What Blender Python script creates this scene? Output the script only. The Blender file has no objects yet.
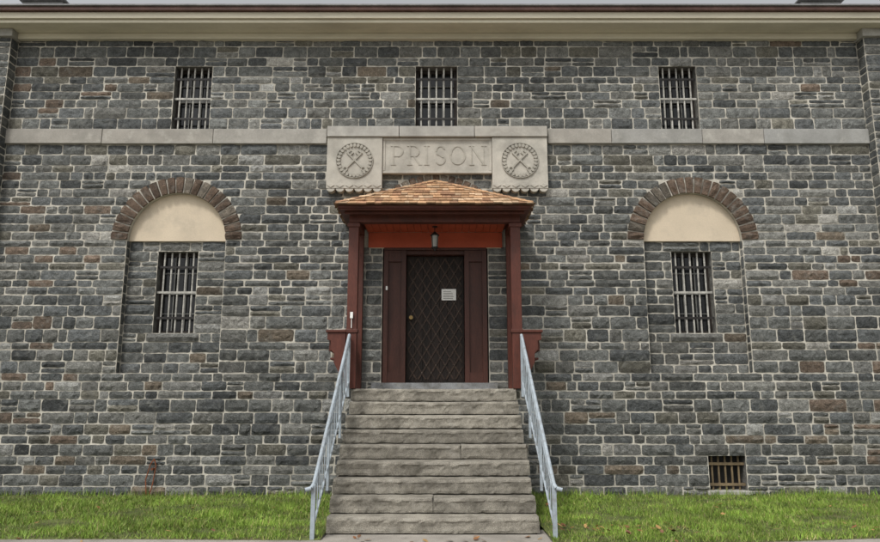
import bpy, math, random
import numpy as np
from mathutils import Vector, noise as mn
R=random.Random(11)
U=lambda a=-1,b=1:R.uniform(a,b)
sc=bpy.context.scene

# ------------------------------------------------------------ materials
def mat(name, col=None, attr=False, var=.35, scale=6, fine=60, bump=.3, bdist=.01, rough=.85, metal=0, spec=.3,
        stain=None, stain_scale=1.2, stain_amt=.5, stain_lo=.5, stain_hi=.7, stretch=None, finevar=None, stain2=None):
    m=bpy.data.materials.new(name); m.use_nodes=True
    nt=m.node_tree; N=nt.nodes; L=nt.links
    b=N['Principled BSDF']; b.inputs['Roughness'].default_value=rough
    b.inputs['Metallic'].default_value=metal; b.inputs['Specular IOR Level'].default_value=spec
    tc=N.new('ShaderNodeTexCoord'); mp=N.new('ShaderNodeMapping'); L.new(tc.outputs['Object'],mp.inputs[0])
    if stretch: mp.inputs['Scale'].default_value=stretch
    def noise(s,d=4,r=.6,off=0):
        n=N.new('ShaderNodeTexNoise'); n.inputs['Scale'].default_value=s; n.inputs['Detail'].default_value=d
        n.inputs['Roughness'].default_value=r
        if off:
            va=N.new('ShaderNodeVectorMath'); va.operation='ADD'; va.inputs[1].default_value=(off,off,off); L.new(mp.outputs[0],va.inputs[0]); L.new(va.outputs[0],n.inputs['Vector'])
        else: L.new(mp.outputs[0],n.inputs['Vector'])
        return n
    n1=noise(scale); n2=noise(fine,3,.7)
    def rng(src,lo,hi,a=.3,c=.7):
        r=N.new('ShaderNodeMapRange'); r.inputs[1].default_value=a; r.inputs[2].default_value=c
        r.inputs[3].default_value=lo; r.inputs[4].default_value=hi; L.new(src,r.inputs[0]); return r.outputs[0]
    fv=var*.7 if finevar is None else finevar
    r1=rng(n1.outputs['Fac'],1-var,1+var); r2=rng(n2.outputs['Fac'],1-fv,1+fv)
    mul=N.new('ShaderNodeMath'); mul.operation='MULTIPLY'; L.new(r1,mul.inputs[0]); L.new(r2,mul.inputs[1])
    if attr:
        a=N.new('ShaderNodeAttribute'); a.attribute_name='Col'; src=a.outputs['Color']
    else:
        a=N.new('ShaderNodeRGB'); a.outputs[0].default_value=(*col,1); src=a.outputs[0]
    vm=N.new('ShaderNodeVectorMath'); vm.operation='SCALE'; L.new(src,vm.inputs[0]); L.new(mul.outputs[0],vm.inputs['Scale'])
    out=vm.outputs[0]
    for st_,off in ((stain and (stain,stain_scale,stain_amt,stain_lo,stain_hi),0),(stain2,17.3)):
        if not st_: continue
        ns=noise(st_[1],5,.65,off); f=rng(ns.outputs['Fac'],0,st_[2],st_[3],st_[4])
        mx=N.new('ShaderNodeMix'); mx.data_type='RGBA'; L.new(f,mx.inputs[0]); L.new(out,mx.inputs[6]); mx.inputs[7].default_value=(*st_[0],1)
        out=mx.outputs[2]
    L.new(out,b.inputs['Base Color'])
    if bump:
        bp=N.new('ShaderNodeBump'); bp.inputs['Strength'].default_value=bump; bp.inputs['Distance'].default_value=bdist
        ad=N.new('ShaderNodeMath'); ad.operation='ADD'; L.new(n1.outputs['Fac'],ad.inputs[0]); L.new(n2.outputs['Fac'],ad.inputs[1])
        L.new(ad.outputs[0],bp.inputs['Height']); L.new(bp.outputs[0],b.inputs['Normal'])
    return m

M_stone=mat('rubble_stone',attr=True,var=.34,scale=11,fine=60,bump=1,bdist=.03,rough=.9,finevar=.45,
            stain=(.27,.27,.245),stain_scale=6,stain_amt=.55,stain_lo=.53,stain_hi=.75,stain2=((.045,.046,.043),4,.5,.55,.75))
M_mortar=mat('lime_mortar',(.47,.445,.385),var=.25,scale=4,fine=40,bump=.6,rough=.95,stain=(.20,.19,.16),stain_scale=1.3,stain_amt=.75,stain_lo=.47,stain_hi=.70)
M_ash=mat('dressed_limestone',attr=True,var=.16,scale=4,fine=80,bump=.5,bdist=.006,rough=.85,
          stain=(.19,.185,.165),stain_scale=1.8,stain_amt=.65,stain_lo=.48,stain_hi=.75,stain2=((.50,.48,.43),5,.4,.55,.7))
M_render=mat('lime_render',(.56,.475,.36),var=.08,scale=2,fine=50,bump=.25,rough=.9,stain=(.38,.33,.26),stain_scale=2.2,stain_amt=.6)
M_cream=mat('cream_paint',(.56,.52,.41),var=.06,scale=2,fine=30,bump=.1,rough=.6,stain=(.33,.30,.23),stain_scale=1.2,stain_amt=.5,stretch=(.4,1,3))
M_roof=mat('roof_metal',(.11,.06,.05),var=.3,scale=3,fine=30,bump=.2,rough=.6)
M_lead=mat('roof_edge_lead',(.17,.17,.17),var=.3,scale=3,fine=30,bump=.2,rough=.6)
M_red=mat('red_brown_paint',(.088,.027,.018),var=.25,scale=5,fine=60,bump=.2,rough=.5,stain=(.045,.022,.017),stain_scale=4,stain_amt=.7,stretch=(1,1,.3))
M_ceil=mat('red_ceiling_paint',(.38,.075,.035),var=.12,scale=4,fine=60,bump=.1,rough=.5)
M_frame=mat('door_frame_paint',(.060,.022,.015),var=.3,scale=5,fine=60,bump=.2,rough=.45,stretch=(1,1,.3))
M_door=mat('oak_door',(.016,.010,.007),var=.5,scale=4,fine=40,bump=.3,rough=.6,stretch=(3,1,.4))
M_batten=mat('oak_lattice_batten',(.040,.024,.016),var=.4,scale=8,fine=40,bump=.3,rough=.55)
M_iron=mat('wrought_iron_dark',(.02,.018,.017),var=.3,bump=.2,rough=.5)
M_stud=mat('door_iron_stud',(.10,.08,.065),var=.3,bump=.2,rough=.4)
M_wframe=mat('window_frame_dark',(.035,.028,.024),var=.3,bump=.2,rough=.6)
M_bar=mat('iron_bar_grey',(.34,.33,.30),var=.4,scale=8,bump=.2,rough=.6)
M_glass=mat('window_glass',(.010,.011,.012),var=.3,scale=2,bump=.05,rough=.12,spec=.35)
M_sash=mat('sash_paint',(.16,.16,.15),var=.2,bump=.1,rough=.6)
M_shing=mat('cedar_shingle',attr=True,var=.24,scale=8,fine=70,bump=.5,rough=.8,stretch=(2,.5,.5))
M_step=mat('granite_step',attr=True,var=.22,scale=5,fine=120,bump=1,bdist=.016,rough=.92,finevar=.5,
           stain=(.08,.072,.056),stain_scale=4,stain_amt=.75,stain_lo=.46,stain_hi=.72,stain2=((.42,.40,.35),7,.5,.55,.72))
M_rail=mat('blue_grey_rail_paint',(.31,.355,.39),var=.14,scale=8,fine=60,bump=.05,rough=.5,stain=(.17,.155,.14),stain_scale=9,stain_amt=.6)
M_white=mat('white_paper',(.75,.75,.72),var=.04,bump=0,rough=.7)
M_ink=mat('printed_ink',(.15,.14,.13),var=.1,bump=0,rough=.7)
M_rust=mat('rusty_iron',(.22,.075,.035),var=.4,bump=.2,rough=.8)
M_soil=mat('lawn_soil',(.08,.095,.03),var=.4,scale=3,fine=40,bump=.6,rough=1,stain=(.10,.075,.045),stain_scale=2,stain_amt=.6)
M_grass=mat('grass_blade',attr=True,var=.38,scale=1.3,fine=6,bump=0,rough=.6)
M_pave=mat('concrete_pavement',(.27,.25,.22),var=.2,scale=2,fine=80,bump=.4,rough=.95,stain=(.12,.11,.09),stain_scale=1.5,stain_amt=.6,finevar=.3)
M_field=mat('ground_grass',(.07,.11,.03),var=.4,scale=.4,fine=6,bump=.3,rough=1)
M_leaf=mat('dry_leaf',attr=True,var=.25,scale=20,bump=0,rough=.8)
M_brass=mat('aged_brass',(.25,.17,.07),var=.2,bump=.1,rough=.4,metal=.8)
M_lglass=mat('lantern_glass',(.30,.30,.27),var=.1,bump=0,rough=.2,spec=.5)

# ------------------------------------------------------------ mesh builder
class MB:
    def __init__(s): s.v=[];s.f=[];s.c=[];s.m=[]
    def face(s,pts,col=(.5,.5,.5),mi=0):
        b=len(s.v); s.v+= [tuple(p) for p in pts]; s.f.append(tuple(range(b,b+len(pts)))); s.c.append(col); s.m.append(mi)
    def add(s,vs,fs,col=(.5,.5,.5),mi=0):
        b=len(s.v); s.v+=[tuple(p) for p in vs]
        for f in fs: s.f.append(tuple(b+i for i in f)); s.c.append(col); s.m.append(mi)
    def box(s,x0,x1,y0,y1,z0,z1,col=(.5,.5,.5),mi=0):
        v=[(x,y,z) for x in(x0,x1) for y in(y0,y1) for z in(z0,z1)]
        s.add(v,[(0,1,3,2),(4,6,7,5),(0,4,5,1),(2,3,7,6),(0,2,6,4),(1,5,7,3)],col,mi)
    def cyl(s,a,b,r,n=8,col=(.5,.5,.5),mi=0,r2=None):
        a=Vector(a);b=Vector(b);r2=r if r2 is None else r2
        d=(b-a).normalized(); u=d.orthogonal().normalized(); w=d.cross(u)
        vs=[]
        for k,(p,rr) in enumerate(((a,r),(b,r2))):
            for i in range(n):
                t=2*math.pi*i/n; vs.append(p+u*math.cos(t)*rr+w*math.sin(t)*rr)
        fs=[(i,(i+1)%n,n+(i+1)%n,n+i) for i in range(n)]+[tuple(range(n-1,-1,-1)),tuple(range(n,2*n))]
        s.add(vs,fs,col,mi)
    def tube(s,pts,r,n=8,**k):
        for a,b in zip(pts[:-1],pts[1:]): s.cyl(a,b,r,n,**k)
    def prism(s,poly,axis,a,b,col=(.5,.5,.5),mi=0):
        f=(lambda p,t:(p[0],t,p[1])) if axis=='y' else (lambda p,t:(t,p[0],p[1]))
        n=len(poly); vs=[f(p,a) for p in poly]+[f(p,b) for p in poly]
        s.add(vs,[tuple(range(n)),tuple(range(2*n-1,n-1,-1))]+[(i,n+i,n+(i+1)%n,(i+1)%n) for i in range(n)],col,mi)
    def build(s,name,mats,parent=None,bevel=0,smooth=False,fix=True):
        me=bpy.data.meshes.new(name); me.from_pydata(s.v,[],s.f)
        for m in (mats if isinstance(mats,list) else [mats]): me.materials.append(m)
        me.polygons.foreach_set('material_index',s.m)
        a=me.attributes.new('Col','FLOAT_COLOR','CORNER')
        cols=[]
        for f,c in zip(s.f,s.c): cols.extend([c[0],c[1],c[2],1.0]*len(f))
        a.data.foreach_set('color',cols)
        if fix:
            import bmesh
            bm=bmesh.new(); bm.from_mesh(me); bmesh.ops.recalc_face_normals(bm,faces=bm.faces); bm.to_mesh(me); bm.free()
        me.update()
        o=bpy.data.objects.new(name,me); sc.collection.objects.link(o)
        if smooth: me.polygons.foreach_set('use_smooth',[True]*len(me.polygons))
        if bevel:
            md=o.modifiers.new('bevel','BEVEL'); md.width=bevel; md.segments=2; md.limit_method='ANGLE'
        if parent: o.parent=parent
        return o
def empty(name):
    e=bpy.data.objects.new(name,None); sc.collection.objects.link(e); return e

bld=empty('prison_building')
# ------------------------------------------------------------ stones
def stonecol(z=3,x=0):
    t=R.random(); k=U(.70,1.32)*(1+.45*mn.noise(Vector((x*.45,7,z*.6))))
    if t<.42: c=(.136,.141,.134)
    elif t<.64: c=(.108,.115,.115)
    elif t<.80: c=(.170,.170,.156)
    elif t<.87: c=(.140,.134,.110)
    elif t<.94: c=(.075,.080,.080)
    elif t<.985: c=(.24,.24,.225)
    else: c=(.33,.32,.29)
    br=.07 if z<1.2 else .018
    if R.random()<br: c=(.160,.132,.10)
    if abs(x)>5.5 and R.random()<.07: c=(.155,.118,.09)
    return tuple(k*q for q in c)
def stone(mb,mp,s0,s1,t0,t1,col,gap=None,bulge=.02,jit=.005,seg=.045,edge_d=.3):
    if gap is None: gap=U(.006,.0105)
    s0+=gap;s1-=gap;t0+=gap;t1-=gap
    w=s1-s0;h=t1-t0
    if w<.02 or h<.015: return
    nx=max(2,int(w/seg)); nz=max(2,int(h/seg))
    bx=U(-.009,.009); bz=U(-.009,.009); bb=bulge*U(.4,1.5)
    vs=[]
    for j in range(nz+1):
        for i in range(nx+1):
            ex=i in(0,nx); ez=j in(0,nz)
            fs=i/nx; ft=j/nz
            s=s0+w*fs+U()*jit*(1 if ex else 1.8); t=t0+h*ft+U()*jit*(1 if ez else 1.5)
            if ex and ez:
                s+=(.008 if i==0 else -.008); t+=(.007 if j==0 else -.007)
            d=bb+bx*(fs-.5)*2+bz*(ft-.5)*2+U()*.009
            if ex or ez: d=d*edge_d+U()*.002
            vs.append(mp(s,t,max(d,.002)))
    fs_=[]
    W=nx+1
    for j in range(nz):
        for i in range(nx):
            a=j*W+i; q=(a,a+1,a+W+1,a+W)
            if R.random()<.5: fs_+=[(q[0],q[1],q[2]),(q[0],q[2],q[3])]
            else: fs_+=[(q[0],q[1],q[3]),(q[1],q[2],q[3])]
    ring=[i for i in range(W)]+[j*W+nx for j in range(1,nz+1)]+[nz*W+i for i in range(nx-1,-1,-1)]+[j*W for j in range(nz-1,0,-1)]
    n0=len(vs)
    for r in ring:
        j,i=divmod(r,W); vs.append(mp(s0+w*i/nx,t0+h*j/nz,-.012))
    n=len(ring)
    for k in range(n): fs_.append((ring[k],n0+k,n0+(k+1)%n,ring[(k+1)%n]))
    mb.add(vs,fs_,col)
def courses(breaks,h=.150):
    out=[]
    for a,b in zip(breaks[:-1],breaks[1:]):
        n=max(1,round((b-a)/h)); ws=[U(.70,1.30) for _ in range(n)]; S=sum(ws); z=a
        for w in ws: out.append((z,z+(b-a)*w/S)); z+=(b-a)*w/S
    return out
def row(mb,mp,s0,s1,t0,t1,X=0,**k):
    s=s0
    while s<s1-1e-4:
        w=R.choice([U(.14,.26),U(.24,.40),U(.34,.60),U(.28,.48)])
        if s1-(s+w)<.12: w=s1-s
        if w>.68: w=w/2
        h=t1-t0
        if h>.135 and R.random()<.13 and w>.2:
            m=t0+h*U(.40,.60)
            stone(mb,mp,s,s+w,t0,m+.002,stonecol(t0,s+X),**k)
            if w>.4 and R.random()<.5:
                q=s+w*U(.35,.65); stone(mb,mp,s,q,m-.002,t1,stonecol(t0,s+X),**k); stone(mb,mp,q,s+w,m-.002,t1,stonecol(t0,s+X),**k)
            else: stone(mb,mp,s,s+w,m-.002,t1,stonecol(t0,s+X),**k)
        else: stone(mb,mp,s,s+w,t0+U(-.005,.005),t1+U(-.005,.005),stonecol(t0,s+X),**k)
        s+=w
def subtract(iv,bl):
    for a,b in bl:
        n=[]
        for p,q in iv:
            if b<=p or a>=q: n.append((p,q))
            else:
                if a>p+.03: n.append((p,a))
                if b<q-.03: n.append((b,q))
        iv=n
    return iv

AR=(-4.15,4.07); SPR=3.97; RI=.785; RO=1.04
front=lambda y0:(lambda s,t,d:(s,y0-d,t))
stones=MB()
BZ0,BZ1=5.57,5.83
WT=6.95
holes=[(AR[0]-RI,AR[0]+RI,1.87,SPR),(AR[1]-RI,AR[1]+RI,1.87,SPR),(-.86,.80,1.3,3.86),(4.07,4.63,.06,.64)]
uph=[(-4.37,-3.75,BZ1,WT),(3.69,4.31,BZ1,WT),(-.36,.33,BZ1,WT)]
XW=10.6; PIL=7.04; PW=1.15
def blocked(a,b):
    m=(a+b)/2; bl=[]
    for h in holes+uph:
        if h[2]<m<h[3]: bl.append((h[0],h[1]))
    for cx,sp,r in ((AR[0],SPR,RO),(AR[1],SPR,RO),(-.02,3.83,1.22)):
        if m>sp and m<sp+r:
            w=math.sqrt(r*r-(m-sp)**2); bl.append((cx-w,cx+w))
    bl+= [(PIL,PIL+PW),(-PIL-PW,-PIL)]
    return bl
for a,b in courses([-.10,.06,.64,1.87,3.86,SPR+.0,BZ0])+courses([BZ1,WT,7.46]):
    for p,q in subtract([(-XW,XW)],blocked(a,b)): row(stones,front(0),p,q,a,b)
for sg in(-1,1):
    x0,x1=(PIL,PIL+PW) if sg>0 else (-PIL-PW,-PIL)
    for a,b in courses([-.10,7.36]):
        row(stones,front(-.2),x0,x1,a,b)
        for xx,dr in((x0,-1),(x1,1)):
            stone(stones,(lambda s,t,d,xx=xx,dr=dr:(xx+dr*d*.5,s,t)),-.2,0,a,b,stonecol(),bulge=.012)
RD=.13
for cx in AR:
    whole=(cx-RI,cx+RI)
    for a,b in courses([1.87,2.36,2.50,3.81,SPR]):
        m=(a+b)/2; bl=[(cx-.32,cx+.32)] if 2.50<m<3.81 else []
        if 2.36<m<2.50: bl=[(cx-.42,cx+.42)]
        for p,q in subtract([whole],bl): row(stones,front(RD),p,q,a,b)
    stone(stones,front(RD),cx-.42,cx+.42,2.36,2.50,(.15,.15,.14),bulge=.03)
    for a,b in courses([1.87,SPR]):
        for xx,dr in((cx-RI,1),(cx+RI,-1)):
            stone(stones,(lambda s,t,d,xx=xx,dr=dr:(xx+dr*d*.5,s,t)),0,RD,a,b,stonecol(),bulge=.014)
stones.build('rubble_stones',M_stone,bld,fix=False)
vous=MB()
for cx,sp,ri,ro,a0,n in((AR[0],SPR,RI,RO,0,21),(AR[1],SPR,RI,RO,0,21),(-.02,3.83,1.03,1.22,.75,15)):
    for k in range(n):
        ta=a0+(math.pi-2*a0)*k/n; tb=a0+(math.pi-2*a0)*(k+1)/n; g=.006/ri
        kk=U(.7,1.3); c=(.125*kk,.088*kk,.064*kk) if R.random()<.75 else (.145*kk,.125*kk,.10*kk)
        stone(vous,(lambda s,t,d:(cx-t*math.cos(s),-d-.012,sp+t*math.sin(s))),ta+g,tb-g,ri-.008,ro+.005,c,gap=.004,bulge=.03,jit=.003,seg=.09,edge_d=.45)
vous.build('arch_voussoirs',M_stone,bld,fix=False)

mw=MB()
ah=[(cx-RI,cx+RI,SPR,SPR+RI) for cx in AR]
H=holes+uph+ah
xs=sorted({-XW,XW}|{v for h in H for v in h[:2]}); zs=sorted({-.3,7.9}|{v for h in H for v in h[2:]})
for x0,x1 in zip(xs[:-1],xs[1:]):
    for z0,z1 in zip(zs[:-1],zs[1:]):
        cx,cz=(x0+x1)/2,(z0+z1)/2
        if any(h[0]<cx<h[1] and h[2]<cz<h[3] for h in H): continue
        mw.face([(x0,0,z0),(x1,0,z0),(x1,0,z1),(x0,0,z1)])
NA=32
for cx in AR:
    for k in range(NA):
        t0,t1=math.pi*k/NA,math.pi*(k+1)/NA
        p=[(cx+RI*math.cos(t),SPR+RI*math.sin(t)) for t in(t0,t1)]
        mw.face([(p[0][0],0,p[0][1]),(p[0][0],0,SPR+RI),(p[1][0],0,SPR+RI),(p[1][0],0,p[1][1])])
        mw.face([(p[0][0],0,p[0][1]),(p[0][0],RD,p[0][1]),(p[1][0],RD,p[1][1]),(p[1][0],0,p[1][1])])
    xa,xb=cx-RI,cx+RI
    for q in((xa,cx-.32,1.87,SPR),(cx+.32,xb,1.87,SPR),(cx-.32,cx+.32,1.87,2.50),(cx-.32,cx+.32,3.81,SPR)):
        mw.face([(q[0],RD,q[2]),(q[1],RD,q[2]),(q[1],RD,q[3]),(q[0],RD,q[3])])
    for xx in(xa,xb): mw.face([(xx,0,1.87),(xx,RD,1.87),(xx,RD,SPR),(xx,0,SPR)])
    mw.face([(xa,0,1.87),(xb,0,1.87),(xb,RD,1.87),(xa,RD,1.87)])
for sg in(-1,1):
    x0,x1=(PIL,PIL+PW) if sg>0 else (-PIL-PW,-PIL)
    mw.box(x0,x1,-.2,-.002,-.3,7.36)
def reveal(x0,x1,z0,z1,ya,yb):
    for xx in(x0,x1): mw.face([(xx,ya,z0),(xx,yb,z0),(xx,yb,z1),(xx,ya,z1)],mi=1,col=(.17,.165,.15))
    for zz in(z0,z1): mw.face([(x0,ya,zz),(x1,ya,zz),(x1,yb,zz),(x0,yb,zz)],mi=1,col=(.17,.165,.15))
for h in uph: reveal(*h,0,.30)
reveal(*holes[3],0,.3); reveal(*holes[2],0,.5)
for cx in AR: reveal(cx-.32,cx+.32,2.50,3.81,RD,.42)
mw.build('wall_mortar',[M_mortar,M_stone],bld,fix=False)
body=MB(); body.box(-XW,XW,.55,9,-.3,7.9)
for xx in(-XW,XW): body.box(xx-.01 if xx>0 else xx,xx if xx>0 else xx+.01,0.002,.55,-.3,7.9)
body.build('building_body',M_mortar,bld)

ty=MB()
for cx in AR:
    pts=[(cx+(RI-.002)*math.cos(math.pi*k/40),RD-.05,SPR+(RI-.002)*math.sin(math.pi*k/40)) for k in range(41)]
    ty.face(pts); ty.face([pts[0],pts[-1],(cx-RI+.002,RD,SPR),(cx+RI-.002,RD,SPR)])
pts=[(-.02+1.03*math.cos(t),-.014,3.83+1.03*math.sin(t)) for t in [math.pi*k/40 for k in range(41)]]
ty.face(pts)
ty.build('arch_tympanum_render',M_render,bld,fix=False)

belt=MB()
def ashc():
    k=U(.80,1.15); w=U(-.01,.015); return ((.335+w)*k,.325*k,(.30-w)*k)
for sg in(-1,1):
    x=1.80
    while x<PIL-.01:
        w=U(.9,1.9)
        if PIL-(x+w)<.5: w=PIL-x
        a,b=sg*(x+.003),sg*(x+w-.003)
        belt.box(min(a,b),max(a,b),-.055+U(-.004,.004),.02,BZ0+U(0,.006),BZ1-U(0,.006),ashc()); x+=w
    a,b=sg*(PIL+PW),sg*XW; belt.box(min(a,b),max(a,b),-.055,.02,BZ0,BZ1,ashc())
for x0,x1 in((-1.78,-.62),(-.612,.60),(.608,1.78)):
    belt.box(x0,x1,-.15,.02,5.655,5.835,ashc())
belt.build('belt_course',M_ash,bld,bevel=.008)
sg_=MB(); SC=(.42,.395,.345)
for s in(-1,1):
    kk=.98 if s<0 else 1.03
    a,b=sorted((s*.885,s*1.775)); sg_.box(a,b,-.125,.01,4.79,5.650,tuple(q*kk for q in SC))
    n=6
    for i in range(n):
        c=a+(b-a)*(i+.5)/n; r=(b-a)/n/2-.008
        poly=[(c+r*math.cos(t),4.787+ -.055*math.sin(t)) for t in [math.pi*k/10 for k in range(11)]]
        sg_.prism(poly,'y',-.12,.0,SC)
        sg_.prism([(c-r,4.84),(c,4.80),(c+r,4.84),(c,4.88)],'y',-.135,-.1255,SC)
sg_.box(-.882,.882,-.085,.01,5.05,5.650,tuple(q*.93 for q in SC))
for x0,x1,z0,z1 in((-.88,.88,5.05,5.09),(-.88,.88,5.605,5.649),(-.88,-.84,5.092,5.603),(.84,.88,5.092,5.603)):
    sg_.box(x0,x1,-.097,-.0855,z0,z1,SC)
sg_.build('sign_stone',M_ash,bld,bevel=.007)
rel=MB(); RC=(.345,.325,.28)
lv=[0]
def quadp(P,y,th=.005):
    lv[0]+=1; d=y-th-.0006*(lv[0]%7)
    n=len(P); vs=[(p[0],d,p[1]) for p in P]+[(p[0],y+.01,p[1]) for p in P]
    rel.add(vs,[tuple(range(n))]+[(i,n+i,n+(i+1)%n,(i+1)%n) for i in range(n)],RC)
def bar(x0,z0,x1,z1,w,y):
    d=Vector((x1-x0,z1-z0)); d.normalize(); nrm=Vector((-d.y,d.x))*w/2
    quadp([(x0+nrm.x,z0+nrm.y),(x1+nrm.x,z1+nrm.y),(x1-nrm.x,z1-nrm.y),(x0-nrm.x,z0-nrm.y)],y,.005 if y==YB else .014)
def arc(cx,cz,rx,rz,t0,t1,wmax,wmin,y,n=12):
    for k in range(n):
        a=t0+(t1-t0)*k/n; b=t0+(t1-t0)*(k+1)/n
        P=[]
        for t in(a,b):
            w=wmin+(wmax-wmin)*abs(math.cos(t)); P.append(((cx+(rx+w/2)*math.cos(t),cz+(rz+w/2)*math.sin(t)),(cx+(rx-w/2)*math.cos(t),cz+(rz-w/2)*math.sin(t))))
        quadp([P[0][0],P[1][0],P[1][1],P[0][1]],y,.005 if y==YB else .014)
YB=-.086; Z0=5.19; Hh=.33; Zt=Z0+Hh; T=.030; th=.012
def serif(x,z,w=.085): bar(x-w/2,z,x+w/2,z,.011,YB)
def stem(x,w=T): bar(x,Z0,x,Zt,w,YB); serif(x,Z0+.006); serif(x,Zt-.006)
pi=math.pi
cx=-.66
def bowl(x): bar(x,Zt-.009,x+.08,Zt-.009,th,YB); bar(x,Z0+.15,x+.08,Z0+.15,th,YB); arc(x+.08,Zt-.096,.065,.085,-pi/2,pi/2,T,th,YB)
stem(cx-.05); bowl(cx-.05)
cx=-.385; stem(cx-.06); bowl(cx-.06); bar(cx+.01,Z0+.15,cx+.10,Z0+.01,.028,YB); serif(cx+.11,Z0+.006,.06)
cx=-.17; stem(cx)
cx=.05; arc(cx,Zt-.09,.068,.078,pi*.12,pi*1.35,T*.9,th,YB); arc(cx,Z0+.09,.072,.080,-pi*.88,pi*.38,T*.9,th,YB); bar(cx-.045,Zt-.135,cx+.045,Z0+.135,.028,YB)
cx=.33; arc(cx,Z0+Hh/2,.115,.152,0,2*pi,T,th,YB,24)
cx=.655; stem(cx-.10,.016); stem(cx+.10,.016); bar(cx-.10,Zt-.01,cx+.10,Z0+.01,.030,YB)
for s in(-1,1):
    cx=s*1.33; cz=5.255; y=-.128
    for k in range(28):
        t=2*pi*k/28; rr=.255
        P=[]
        for q in range(8):
            f=2*pi*q/8; P.append((cx+rr*math.cos(t)+.032*math.cos(f)*math.cos(t)-.024*math.sin(f)*math.sin(t),cz+rr*math.sin(t)+.032*math.cos(f)*math.sin(t)+.024*math.sin(f)*math.cos(t)))
        quadp(P,y,.016)
    arc(cx,cz,.295,.295,0,2*pi,.009,.009,y,32)
    for d in(-1,1):
        ax,az=cx-d*.13,cz-.13; bx,bz=cx+d*.12,cz+.13
        bar(ax,az,bx,bz,.026,y); arc(cx-d*.145,cz-.145,.033,.033,0,2*pi,.018,.018,y,10)
        for f in(.82,.97):
            px,pz=ax+(bx-ax)*f,az+(bz-az)*f; bar(px,pz,px-d*.055,pz+.05,.024,y)
rel.build('sign_lettering_and_keys',M_ash,bld,fix=False)

co=MB()
co.box(-XW,XW,-.10,.01,7.40,7.50)
co.box(-XW,XW,-.42,.01,7.503,7.56)
co.box(-XW,XW,-.46,.01,7.563,7.67)
co.build('cornice',M_cream,bld,bevel=.008)
cap=MB()
for sg in(-1,1):
    a,b=sorted((sg*(PIL-.04),sg*(PIL+PW+.04))); cap.box(a,b,-.26,-.002,7.363,7.50,(.3,.29,.26))
cap.build('pilaster_cap',M_ash,bld,bevel=.01)
ro=MB()
ro.box(-XW-.2,XW+.2,-.52,.3,7.675,7.735)
ro.box(-XW-.2,XW+.2,-.55,.3,7.737,7.765,mi=1)
ro.face([(-XW-.2,-.5,7.768),(XW+.2,-.5,7.768),(XW+.2,5,8.5),(-XW-.2,5,8.5)],mi=1); ro.face([(-XW-.2,9.3,7.768),(XW+.2,9.3,7.768),(XW+.2,5,8.5),(-XW-.2,5,8.5)],mi=1)
for s in(-1,1): ro.face([(s*(XW+.2),-.5,7.768),(s*(XW+.2),9.3,7.768),(s*(XW+.2),5,8.5)],mi=1)
ro.build('roof',[M_roof,M_lead],bld,bevel=.004)
rv=MB()
for x0,x1 in((-7.25,-6.55),(6.35,7.05)):
    rv.box(x0,x1,.3,.9,7.7,8.33); rv.box(x0-.05,x1+.05,.25,.95,8.333,8.37)
rv.build('roof_vent',M_lead,bld,bevel=.01)

def window(name,cx,hw,z0,z1,yf,nb=5,nh=3,rails=2):
    w=MB()
    f=.05
    w.box(cx-hw,cx-hw+f,yf,yf+.07,z0,z1); w.box(cx+hw-f,cx+hw,yf,yf+.07,z0,z1)
    w.box(cx-hw+f,cx+hw-f,yf+.002,yf+.068,z0,z0+f); w.box(cx-hw+f,cx+hw-f,yf+.002,yf+.068,z1-f,z1)
    w.face([(cx-hw,yf+.05,z0),(cx+hw,yf+.05,z0),(cx+hw,yf+.05,z1),(cx-hw,yf+.05,z1)],mi=1)
    mz=(z0+z1)/2
    w.box(cx-hw+f,cx+hw-f,yf+.005,yf+.04,mz-.018,mz+.018,mi=2)
    for k in(-1,1): w.box(cx+k*hw*.3-.008,cx+k*hw*.3+.008,yf+.02,yf+.045,z0+f,z1-f,mi=2)
    for fz in(.25,.75):
        z=z0+(z1-z0)*fz; w.box(cx-hw+f,cx+hw-f,yf+.023,yf+.043,z-.007,z+.007,mi=2)
    yb=yf-.09
    for i in range(nb):
        x=cx-hw+2*hw*(i+.75)/(nb+.5)
        w.cyl((x,yb,z0+.002),(x+U(-.004,.004),yb,z1-.002),.0145,8,mi=3)
    for i in range(nh):
        z=z0+(z1-z0)*(i+.6)/(nh+.2); w.box(cx-hw+.002,cx+hw-.002,yb-.024,yb-.015,z-.017,z+.017,mi=3 if i%2 else 4)
    return w.build(name,[M_wframe,M_glass,M_sash,M_bar,M_iron],bld)
window('barred_window',-4.06,.31,BZ1,WT,.16,5,3)
window('barred_window',4.00,.31,BZ1,WT,.16,5,3)
window('barred_window',-.015,.345,BZ1,WT,.16,5,3)
window('barred_window',AR[0],.32,2.50,3.81,RD+.16,5,3)
window('barred_window',AR[1],.32,2.50,3.81,RD+.16,5,3)
bw=MB()
bw.face([(4.07,.22,.06),(4.63,.22,.06),(4.63,.22,.64),(4.07,.22,.64)],mi=1)
for i in range(5): bw.cyl((4.15+i*.10,.09,.06),(4.15+i*.10,.09,.64),.016,8,mi=0)
bw.box(4.072,4.628,.06,.075,.50,.54); bw.box(4.072,4.628,.06,.075,.2,.24)
bw.build('basement_window_bars',[mat('rusty_bar',(.16,.12,.07),bump=.2),M_iron],bld)
sl=MB(); sl.box(4.02,4.68,-.05,.2,.075,.135,(.36,.35,.32)); sl.build('basement_window_sill',M_ash,bld,bevel=.008)

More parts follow.
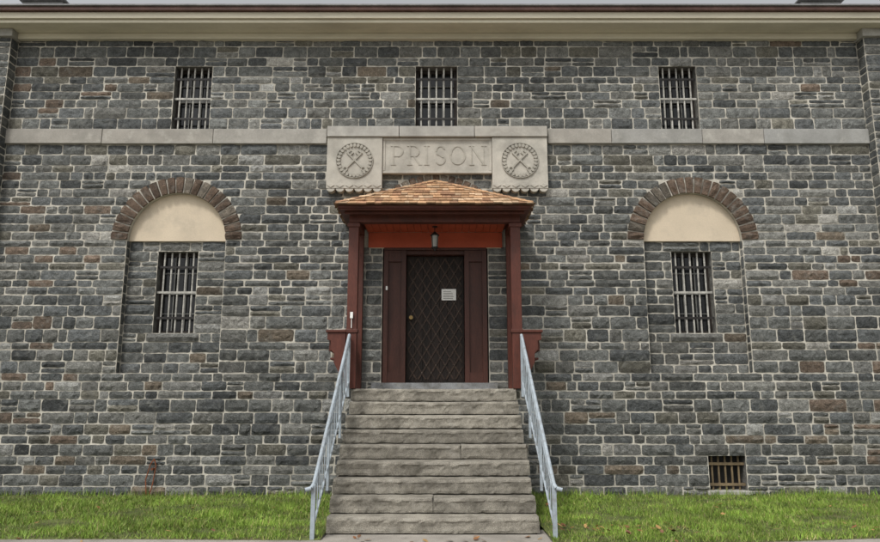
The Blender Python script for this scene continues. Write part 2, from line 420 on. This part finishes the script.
SILL=1.72
d=MB()
for s in(-1,1):
    a,b=sorted((s*.46,s*.81)); d.box(a,b,.04,.22,SILL,3.80,mi=0)
    a,b=sorted((s*.74,s*.81)); d.box(a,b,-.01,.037,SILL,3.80)
    a,b=sorted((s*.46,s*.53)); d.box(a,b,-.01,.037,SILL,3.80)
    a,b=sorted((s*.53,s*.74)); d.box(a,b,.0,.038,SILL,SILL+.16); d.box(a,b,.0,.038,3.62,3.80)
d.box(-.81,.81,-.02,.22,3.803,3.86); d.box(-.459,.459,.03,.22,3.74,3.80)
d.box(-1.06,1.06,-.033,-.028,3.84,4.084,mi=1)
for i in range(7):
    x=-.455+i*.13; d.box(x+.002,x+.128,.16,.20,SILL+.01,3.735,mi=2)
for sgn in(-1,1):
    c=-2.6
    while c<2.6:
        zm=(SILL+3.73)/2
        zz=[z for z in np.linspace(SILL+.06,3.70,160) if abs(sgn*(z-zm)*.6+c)<.43]
        if len(zz)>4:
            za,zb=zz[0],zz[-1]; xa=sgn*(za-zm)*.6+c; xb=sgn*(zb-zm)*.6+c
            D=Vector((xb-xa,zb-za)).normalized(); n_=Vector((-D.y,D.x))*.012
            yy=.146 if sgn>0 else .150
            P=[(xa+n_.x,za+n_.y),(xb+n_.x,zb+n_.y),(xb-n_.x,zb-n_.y),(xa-n_.x,za-n_.y)]
            d.prism(P,'y',yy,.159,mi=7)
        c+=.145
for i in range(-36,37):
    for j in range(-36,37):
        # lattice crossings: (z-zm)*.6+c1 = -(z-zm)*.6+c2
        c1=-2.6+.145*(i+18); c2=-2.6+.145*(j+18); zq=zm+(c2-c1)/1.2; xq=(c1+c2)/2
        if abs(xq)<.41 and SILL+.08<zq<3.68: d.cyl((xq,.146,zq),(xq,.132,zq),.015,6,mi=3,r2=.006)
d.cyl((-.38,.16,SILL+1.02),(-.38,.09,SILL+1.02),.022,10,mi=4); d.cyl((-.38,.10,SILL+1.02),(-.38,.07,SILL+1.02),.032,10,mi=4)
d.box(.10,.33,.124,.130,3.02,3.20,mi=5)
for i in range(5): d.box(.125,.305-U(0,.06),.1215,.1230,3.165-i*.028-.008,3.165-i*.028,mi=6)
d.box(-.775,-.745,-.03,-.012,3.16,3.22,mi=5)
do=d.build('front_door',[M_frame,M_ceil,M_door,M_stud,M_brass,M_white,M_ink,M_batten],bld,bevel=.003)
do.location.x=-.03

# ------------------------------------------------------------ staircase
st=MB()
def gc(): k=U(.80,1.18); return (.31*k,.287*k,.24*k)
NR=9; RH=.179; TR=.254
def slab(a,b,yf,yb,z0,z1,col):
    prof=[(yf+.05,z0-.0),(yf+.016,z0),(yf+.012,z0+.03),(yf+.014,z0+.07),(yf+.008,z0+.11),(yf+.000,z1-.03),(yf+.006,z1-.010),(yf+.022,z1-.001),(yf+.06,z1),(yf+.12,z1),(yf+.2,z1),(yf+.28,z1),(yb,z1)]
    n=max(4,int((b-a)/.035)); vs=[]
    sd=U(0,50)
    for i in range(n+1):
        x=a+(b-a)*i/n
        for k,(y,z) in enumerate(prof):
            q=mn.noise(Vector((x*9+sd,y*14,z*14)))*.010+mn.noise(Vector((x*26+sd,y*30,z*30)))*.008
            wear=-.012*math.exp(-(x/.5)**2) if k>4 and k<11 else 0
            ch=0
            if k in(5,6,7): ch=max(0,mn.noise(Vector((x*6+sd,0,3)))-.2)*.05
            e=(.010 if i==0 else(-.010 if i==n else 0))
            vs.append((x+ (e if k in(5,6,7) else 0),y+q*.9+ch,z+q*.45+wear-ch*.8))
    m=len(prof); fs=[]
    for i in range(n):
        for k in range(m-1): fs.append((i*m+k,(i+1)*m+k,(i+1)*m+k+1,i*m+k+1))
    fs.append(tuple(range(m))); fs.append(tuple(n*m+k for k in range(m-1,-1,-1)))
    st.add(vs,fs,col)
for k in range(NR):
    yf=-(.9+TR*k)+U(-.008,.008); zt=1.61-RH*k
    yb=-.03 if k==0 else yf+.42
    cuts=[-1.16,1.16] if k not in(4,7) else [-1.16,U(-.3,.5),1.16]
    w0=U(-.012,.008); w1=U(-.012,.008)
    for a,b in zip(cuts[:-1],cuts[1:]):
        slab(a+.003+(w0 if a<-1 else 0),b-.003-(w1 if b>1 else 0),yf,yb,zt-RH+.014,zt+U(-.004,.004),gc())
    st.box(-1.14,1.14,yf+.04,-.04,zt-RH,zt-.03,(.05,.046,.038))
st.box(-.95,.95,-.20,.16,1.613,SILL-.002,(.30,.31,.32))
so=st.build('stone_staircase',M_step,fix=False)
so.location.x=-.04

# ------------------------------------------------------------ porch
po=empty('entrance_porch')
p=MB()
PX=1.18; PH=.072; YF=-.86
for s in(-1,1):
    x=s*PX
    p.box(x-PH,x+PH,YF-PH+.02,YF+PH,1.613,4.02)
    p.box(x-PH-.02,x+PH+.02,YF-PH,YF+PH+.02,3.95,4.005)
    p.box(x-PH-.015,x+PH+.015,YF-PH+.005,YF+PH+.015,2.40,2.45)
    p.box(x-PH+.01,x+PH-.01,-.13,-.035,1.613,4.02)
    p.box(x-PH+.005,x+PH-.005,YF+PH+.002,-.033,4.022,4.125)
    prof=[(s*1.26,2.40),(s*1.52,2.40),(s*1.52,2.30),(s*1.47,2.28),(s*1.47,2.16),(s*1.42,2.10),(s*1.42,1.98),(s*1.38,1.90),(s*1.33,1.80),(s*1.26,1.76)]
    p.prism(prof,'y',-.92,-.86); p.prism(prof,'y',-.12,-.06)
    a,b=sorted((s*1.26,s*1.54)); p.box(a,b,-.94,-.04,2.402,2.44)
    a,b=sorted((s*1.47,s*1.50)); p.box(a,b,-.858,-.122,2.14,2.398)
    a,b=sorted((s*1.24,s*1.48)); p.box(a,b,-.858,-.122,2.02,2.05)
p.box(-PX-PH,PX+PH,YF-PH+.015,YF+PH,4.022,4.128)
p.box(-1.36,1.36,-1.21,-.03,4.131,4.15)
p.box(-1.375,1.375,-1.225,-.03,4.152,4.185)
p.box(-1.30,1.30,-1.10,-1.0,4.10,4.129)
p.build('porch_frame',M_red,po,bevel=.006)
c=MB()
for i in range(20):
    x=-1.07+i*.107; c.box(x+.002,x+.105,-.77,-.045,4.085,4.10)
c.build('porch_ceiling',M_ceil,po,bevel=.003)
sw=MB(); sw.box(-1.20,-1.160,-.955,-.935,2.60,2.69); sw.cyl((-1.18,-.94,2.46),(-1.18,-.94,2.6),.006,6); sw.build('switch_box',M_white,po,bevel=.003)
rf=MB()
EZ=4.20; A=Vector((0,-.03,4.93)); C=[Vector((-1.40,-.03,EZ)),Vector((-1.40,-1.26,EZ)),Vector((1.40,-1.26,EZ)),Vector((1.40,-.03,EZ))]
for i in range(3): rf.face([C[i],C[i+1],A],(.2,.1,.06))
rf.face([c_+Vector((0,0,-.012)) for c_ in C],(.2,.1,.06))
def shc():
    k=U(.75,1.25); t=R.random()
    b=(.41,.25,.14) if t<.6 else ((.48,.34,.22) if t<.85 else (.30,.17,.10))
    return tuple(q*k for q in b)
NRW=9
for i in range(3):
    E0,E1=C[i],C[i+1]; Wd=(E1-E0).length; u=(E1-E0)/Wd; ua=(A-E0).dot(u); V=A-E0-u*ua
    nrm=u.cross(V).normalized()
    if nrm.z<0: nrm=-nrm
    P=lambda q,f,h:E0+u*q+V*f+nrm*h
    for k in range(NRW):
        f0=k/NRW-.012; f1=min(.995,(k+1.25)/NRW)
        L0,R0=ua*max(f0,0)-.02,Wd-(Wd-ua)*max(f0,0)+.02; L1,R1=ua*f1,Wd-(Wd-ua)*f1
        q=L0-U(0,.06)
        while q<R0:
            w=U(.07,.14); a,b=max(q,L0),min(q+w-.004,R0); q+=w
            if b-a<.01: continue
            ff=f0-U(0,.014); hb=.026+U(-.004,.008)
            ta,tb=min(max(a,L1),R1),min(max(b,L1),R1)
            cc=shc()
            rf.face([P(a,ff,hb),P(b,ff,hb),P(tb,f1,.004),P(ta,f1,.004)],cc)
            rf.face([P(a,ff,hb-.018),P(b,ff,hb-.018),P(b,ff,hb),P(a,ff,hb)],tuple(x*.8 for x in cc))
for ci,s in((1,-1),(2,1)):
    E=C[ci]
    for k in range(14):
        a=E.lerp(A,k/14-.005); b=E.lerp(A,min(1,(k+1.3)/14)); h=Vector((0,0,.045)); h2=Vector((0,0,.03))
        dx=Vector((-s*.085,0,-.008)); dy=Vector((0,.085,-.015)); cc=shc()
        rf.face([a+h,b+h2,b+h2+dx,a+h+dx],cc); rf.face([a+h,b+h2,b+h2+dy,a+h+dy],cc)
        rf.face([a+h,a+h+dx,a+dx+h*.4,a+h*.4],cc)
rf.build('porch_shingle_roof',M_shing,po,fix=False)
po.location.x=-.035

la=MB(); lx,ly=-.035,-.42
la.cyl((lx,ly,4.08),(lx,ly,4.0),.006,6); la.cyl((lx,ly,4.085),(lx,ly,4.07),.04,12)
la.cyl((lx,ly,3.95),(lx,ly,4.0),.065,8,r2=.015); la.cyl((lx,ly,3.935),(lx,ly,3.95),.07,8)
la.cyl((lx,ly,3.76),(lx,ly,3.935),.045,8,mi=1,r2=.055)
for k in range(4):
    t=pi/4+k*pi/2; la.cyl((lx+.048*math.cos(t),ly+.048*math.sin(t),3.76),(lx+.06*math.cos(t),ly+.06*math.sin(t),3.94),.006,6)
la.cyl((lx,ly,3.74),(lx,ly,3.76),.052,8); la.cyl((lx,ly,3.70),(lx,ly,3.74),.012,8,r2=.03)
la.build('hanging_lantern',[M_iron,M_lglass])

for s in(-1,1):
    h=MB(); xt,xb=s*1.215-.02,s*1.265-.02
    yt,yb_=-.97,-3.22; zt,zb=2.36,.56
    X=lambda y:xt+(xb-xt)*(y-yt)/(yb_-yt); Zr=lambda y:zt+(zb-zt)*(y-yt)/(yb_-yt)
    h.tube([(xt,yt+.02,zt-.03),(xt,yt-.01,zt),(X(yb_),yb_,zb),(xb+s*.02,yb_-.04,zb-.04),(xb+s*.08,yb_-.05,zb-.055)],.021,10)
    h.tube([(xt,yt-.01,zt-.12),(xb,yb_,zb-.12)],.011,8)
    floor=lambda y:max(0,1.61-.705*max(0,(-y-.9)))
    h.tube([(xt,yt-.02,1.70),(xb,yb_,.10)],.013,8)
    y=yt-.03
    h.box(xt-.018,xt+.018,yt-.03,yt+.01,1.5,zt)
    while y>yb_+.1:
        h.cyl((X(y),y,1.70+(.10-1.70)*(y-yt)/(yb_-yt)),(X(y),y,Zr(y)),.007,6); y-=.125
    h.box(xb-.022,xb+.022,yb_-.024,yb_+.024,0,zb)
    for yy in(-1.6,-2.4): h.box(X(yy)-.015,X(yy)+.015,yy-.017,yy+.017,floor(yy)-.15,Zr(yy))
    h.build('handrail',M_rail,smooth=False)

wl=MB(); pts=[(-4.30,-.05,.02),(-4.33,-.05,.3),(-4.27,-.06,.52),(-4.22,-.06,.60),(-4.19,-.05,.50),(-4.22,-.05,.25),(-4.27,-.05,.02)]
wl.tube(pts,.009,6); wl.cyl((-4.24,.0,.45),(-4.24,-.07,.45),.018,8); wl.build('rusty_cable_loop',M_rust)

# ------------------------------------------------------------ ground
def edge(x):
    if x>0:
        t=min(1,max(0,(x-2.6)/3.2)); return -3.38+.36*t*t*(3-2*t)
    return -3.20+.03*math.sin(x*1.3)
g=MB(); g.face([(-400,-400,-.03),(400,-400,-.03),(400,400,-.03),(-400,400,-.03)]); g.build('ground',M_field,fix=False)
pv=MB(); pv.face([(-60,-60,0),(60,-60,0),(60,-2.6,0),(-60,-2.6,0)]); pv.build('pavement',M_pave,fix=False)
lw=MB()
NX=160
for sgn in(-1,1):
    for i in range(NX):
        x0=sgn*(1.19+ (20-1.19)*i/NX); x1=sgn*(1.19+(20-1.19)*(i+1)/NX)
        for j in range(6):
            def pt(x,j):
                y=edge(x)*(j/6)+.05*(1-j/6); z=.075-.06*(j/6)+.012*math.sin(x*2.1+j) *(0<j<6); return (x,y,z)
            lw.face([pt(x0,j),pt(x1,j),pt(x1,j+1),pt(x0,j+1)])
        lw.face([(x0,edge(x0),.015),(x1,edge(x1),.015),(x1,edge(x1)-.02,0),(x0,edge(x0)-.02,0)])
lw.build('lawn_soil_bed',M_soil,fix=False)
rng=np.random.default_rng(3)
N=260000
x=rng.uniform(1.2,10.5,N)*rng.choice([-1,1],N)
e=np.array([edge(v) for v in x]); f=rng.uniform(0,1,N)**.85; y=e*f*1.0-.02+rng.normal(0,.03,N)*(f>.92)
nz=np.array([mn.noise(Vector((a*1.7,b*2.6,0)))+.6*mn.noise(Vector((a*5,b*7,4))) for a,b in zip(x,y)])
clump=nz*1.6
keep=rng.uniform(0,1,N)<np.clip(.72+.45*clump,.15,1); x,y,f,clump=x[keep],y[keep],f[keep],clump[keep]; N=len(x)
z=.075-.06*f-.005
hh=rng.uniform(.02,.06,N)*(1+.45*np.clip(clump,-1,1))+ (rng.uniform(0,1,N)<.03)*.05 + (f<.04)*rng.uniform(0,.08,N)
an=rng.uniform(0,2*np.pi,N); w=rng.uniform(.003,.006,N)
lean=rng.normal(0,.026,(N,2))
V=np.zeros((N,3,3),dtype=np.float32)
V[:,0]=np.stack([x-np.cos(an)*w,y-np.sin(an)*w,z],1); V[:,1]=np.stack([x+np.cos(an)*w,y+np.sin(an)*w,z],1)
V[:,2]=np.stack([x+lean[:,0],y+lean[:,1],z+hh],1)
me=bpy.data.meshes.new('grass_lawn'); me.vertices.add(3*N); me.vertices.foreach_set('co',V.reshape(-1))
me.loops.add(3*N); me.loops.foreach_set('vertex_index',np.arange(3*N,dtype=np.int32))
me.polygons.add(N); me.polygons.foreach_set('loop_start',np.arange(0,3*N,3,dtype=np.int32))
me.update(calc_edges=True)
k=rng.uniform(.65,1.3,N)[:,None]*(1+.2*np.clip(clump,-1,1)[:,None]); t=rng.uniform(0,1,N)[:,None]
col=np.where(t<.70,np.array([[.155,.25,.035]]),np.where(t<.93,np.array([[.245,.30,.065]]),np.array([[.31,.26,.12]])))*k
col=np.concatenate([col,np.ones((N,1))],1).astype(np.float32)
a=me.attributes.new('Col','FLOAT_COLOR','CORNER'); a.data.foreach_set('color',np.repeat(col,3,axis=0).reshape(-1))
me.materials.append(M_grass); go=bpy.data.objects.new('grass_lawn',me); sc.collection.objects.link(go)
bpy.data.objects['lawn_soil_bed'].parent=go
lf=MB()
for i in range(190):
    if i<60: xx,yy=R.gauss(2.0,.45),R.gauss(-2.95,.2)
    elif i<90: xx,yy=R.gauss(4.8,.5),R.gauss(-2.9,.15)
    else: xx=U(-8,8); yy=U(-3.5,-.15)
    if abs(xx)<1.3: xx=U(-1.1,1.1); yy=U(-3.5,-3.05)
    zz=.06+.03*R.random() if (yy>edge(xx) and abs(xx)>1.2) else .012
    r=U(.018,.042); t0=U(0,6); tl=U(-.6,.6)
    P=[(xx+r*q*math.cos(t0+t),yy+r*q*math.sin(t0+t),zz+r*q*tl*math.cos(t)) for t,q in((0,1.2),(.8,.7),(2,.8),(3.1,1),(4.2,.75),(5.4,.7))]
    lf.face(P,R.choice([(.26,.12,.045),(.20,.09,.04),(.34,.21,.08),(.15,.08,.045)]))
lf.build('fallen_leaves',M_leaf,fix=False)

# ------------------------------------------------------------ light & camera
w=bpy.data.worlds.new('World'); sc.world=w; w.use_nodes=True; nt=w.node_tree
bg=nt.nodes['Background']; sky=nt.nodes.new('ShaderNodeTexSky'); sky.sky_type='NISHITA'; sky.sun_disc=False
EL,RO_=math.radians(56),math.radians(212)
sky.sun_elevation=EL; sky.sun_rotation=RO_; sky.dust_density=4; sky.air_density=1
hs=nt.nodes.new('ShaderNodeHueSaturation'); hs.inputs['Saturation'].default_value=.12; hs.inputs['Value'].default_value=1.15
nt.links.new(sky.outputs[0],hs.inputs['Color']); nt.links.new(hs.outputs[0],bg.inputs['Color']); bg.inputs['Strength'].default_value=.15
sl=bpy.data.lights.new('sun','SUN'); sl.energy=2.2; sl.angle=math.radians(10); sl.color=(1,.965,.90)
so=bpy.data.objects.new('sun',sl); sc.collection.objects.link(so)
dv=Vector((math.sin(RO_)*math.cos(EL),math.cos(RO_)*math.cos(EL),math.sin(EL)))
so.rotation_euler=dv.to_track_quat('Z','Y').to_euler(); so.location=dv*30
cam=bpy.data.cameras.new('camera'); co_=bpy.data.objects.new('camera',cam); sc.collection.objects.link(co_)
cam.sensor_width=36; cam.lens=29.05; cam.clip_end=1000
co_.location=(.045,-11,1.35); co_.rotation_euler=(math.radians(100.9),0,0)
sc.camera=co_
sc.view_settings.view_transform='Standard'; sc.view_settings.look='None'; sc.view_settings.exposure=0
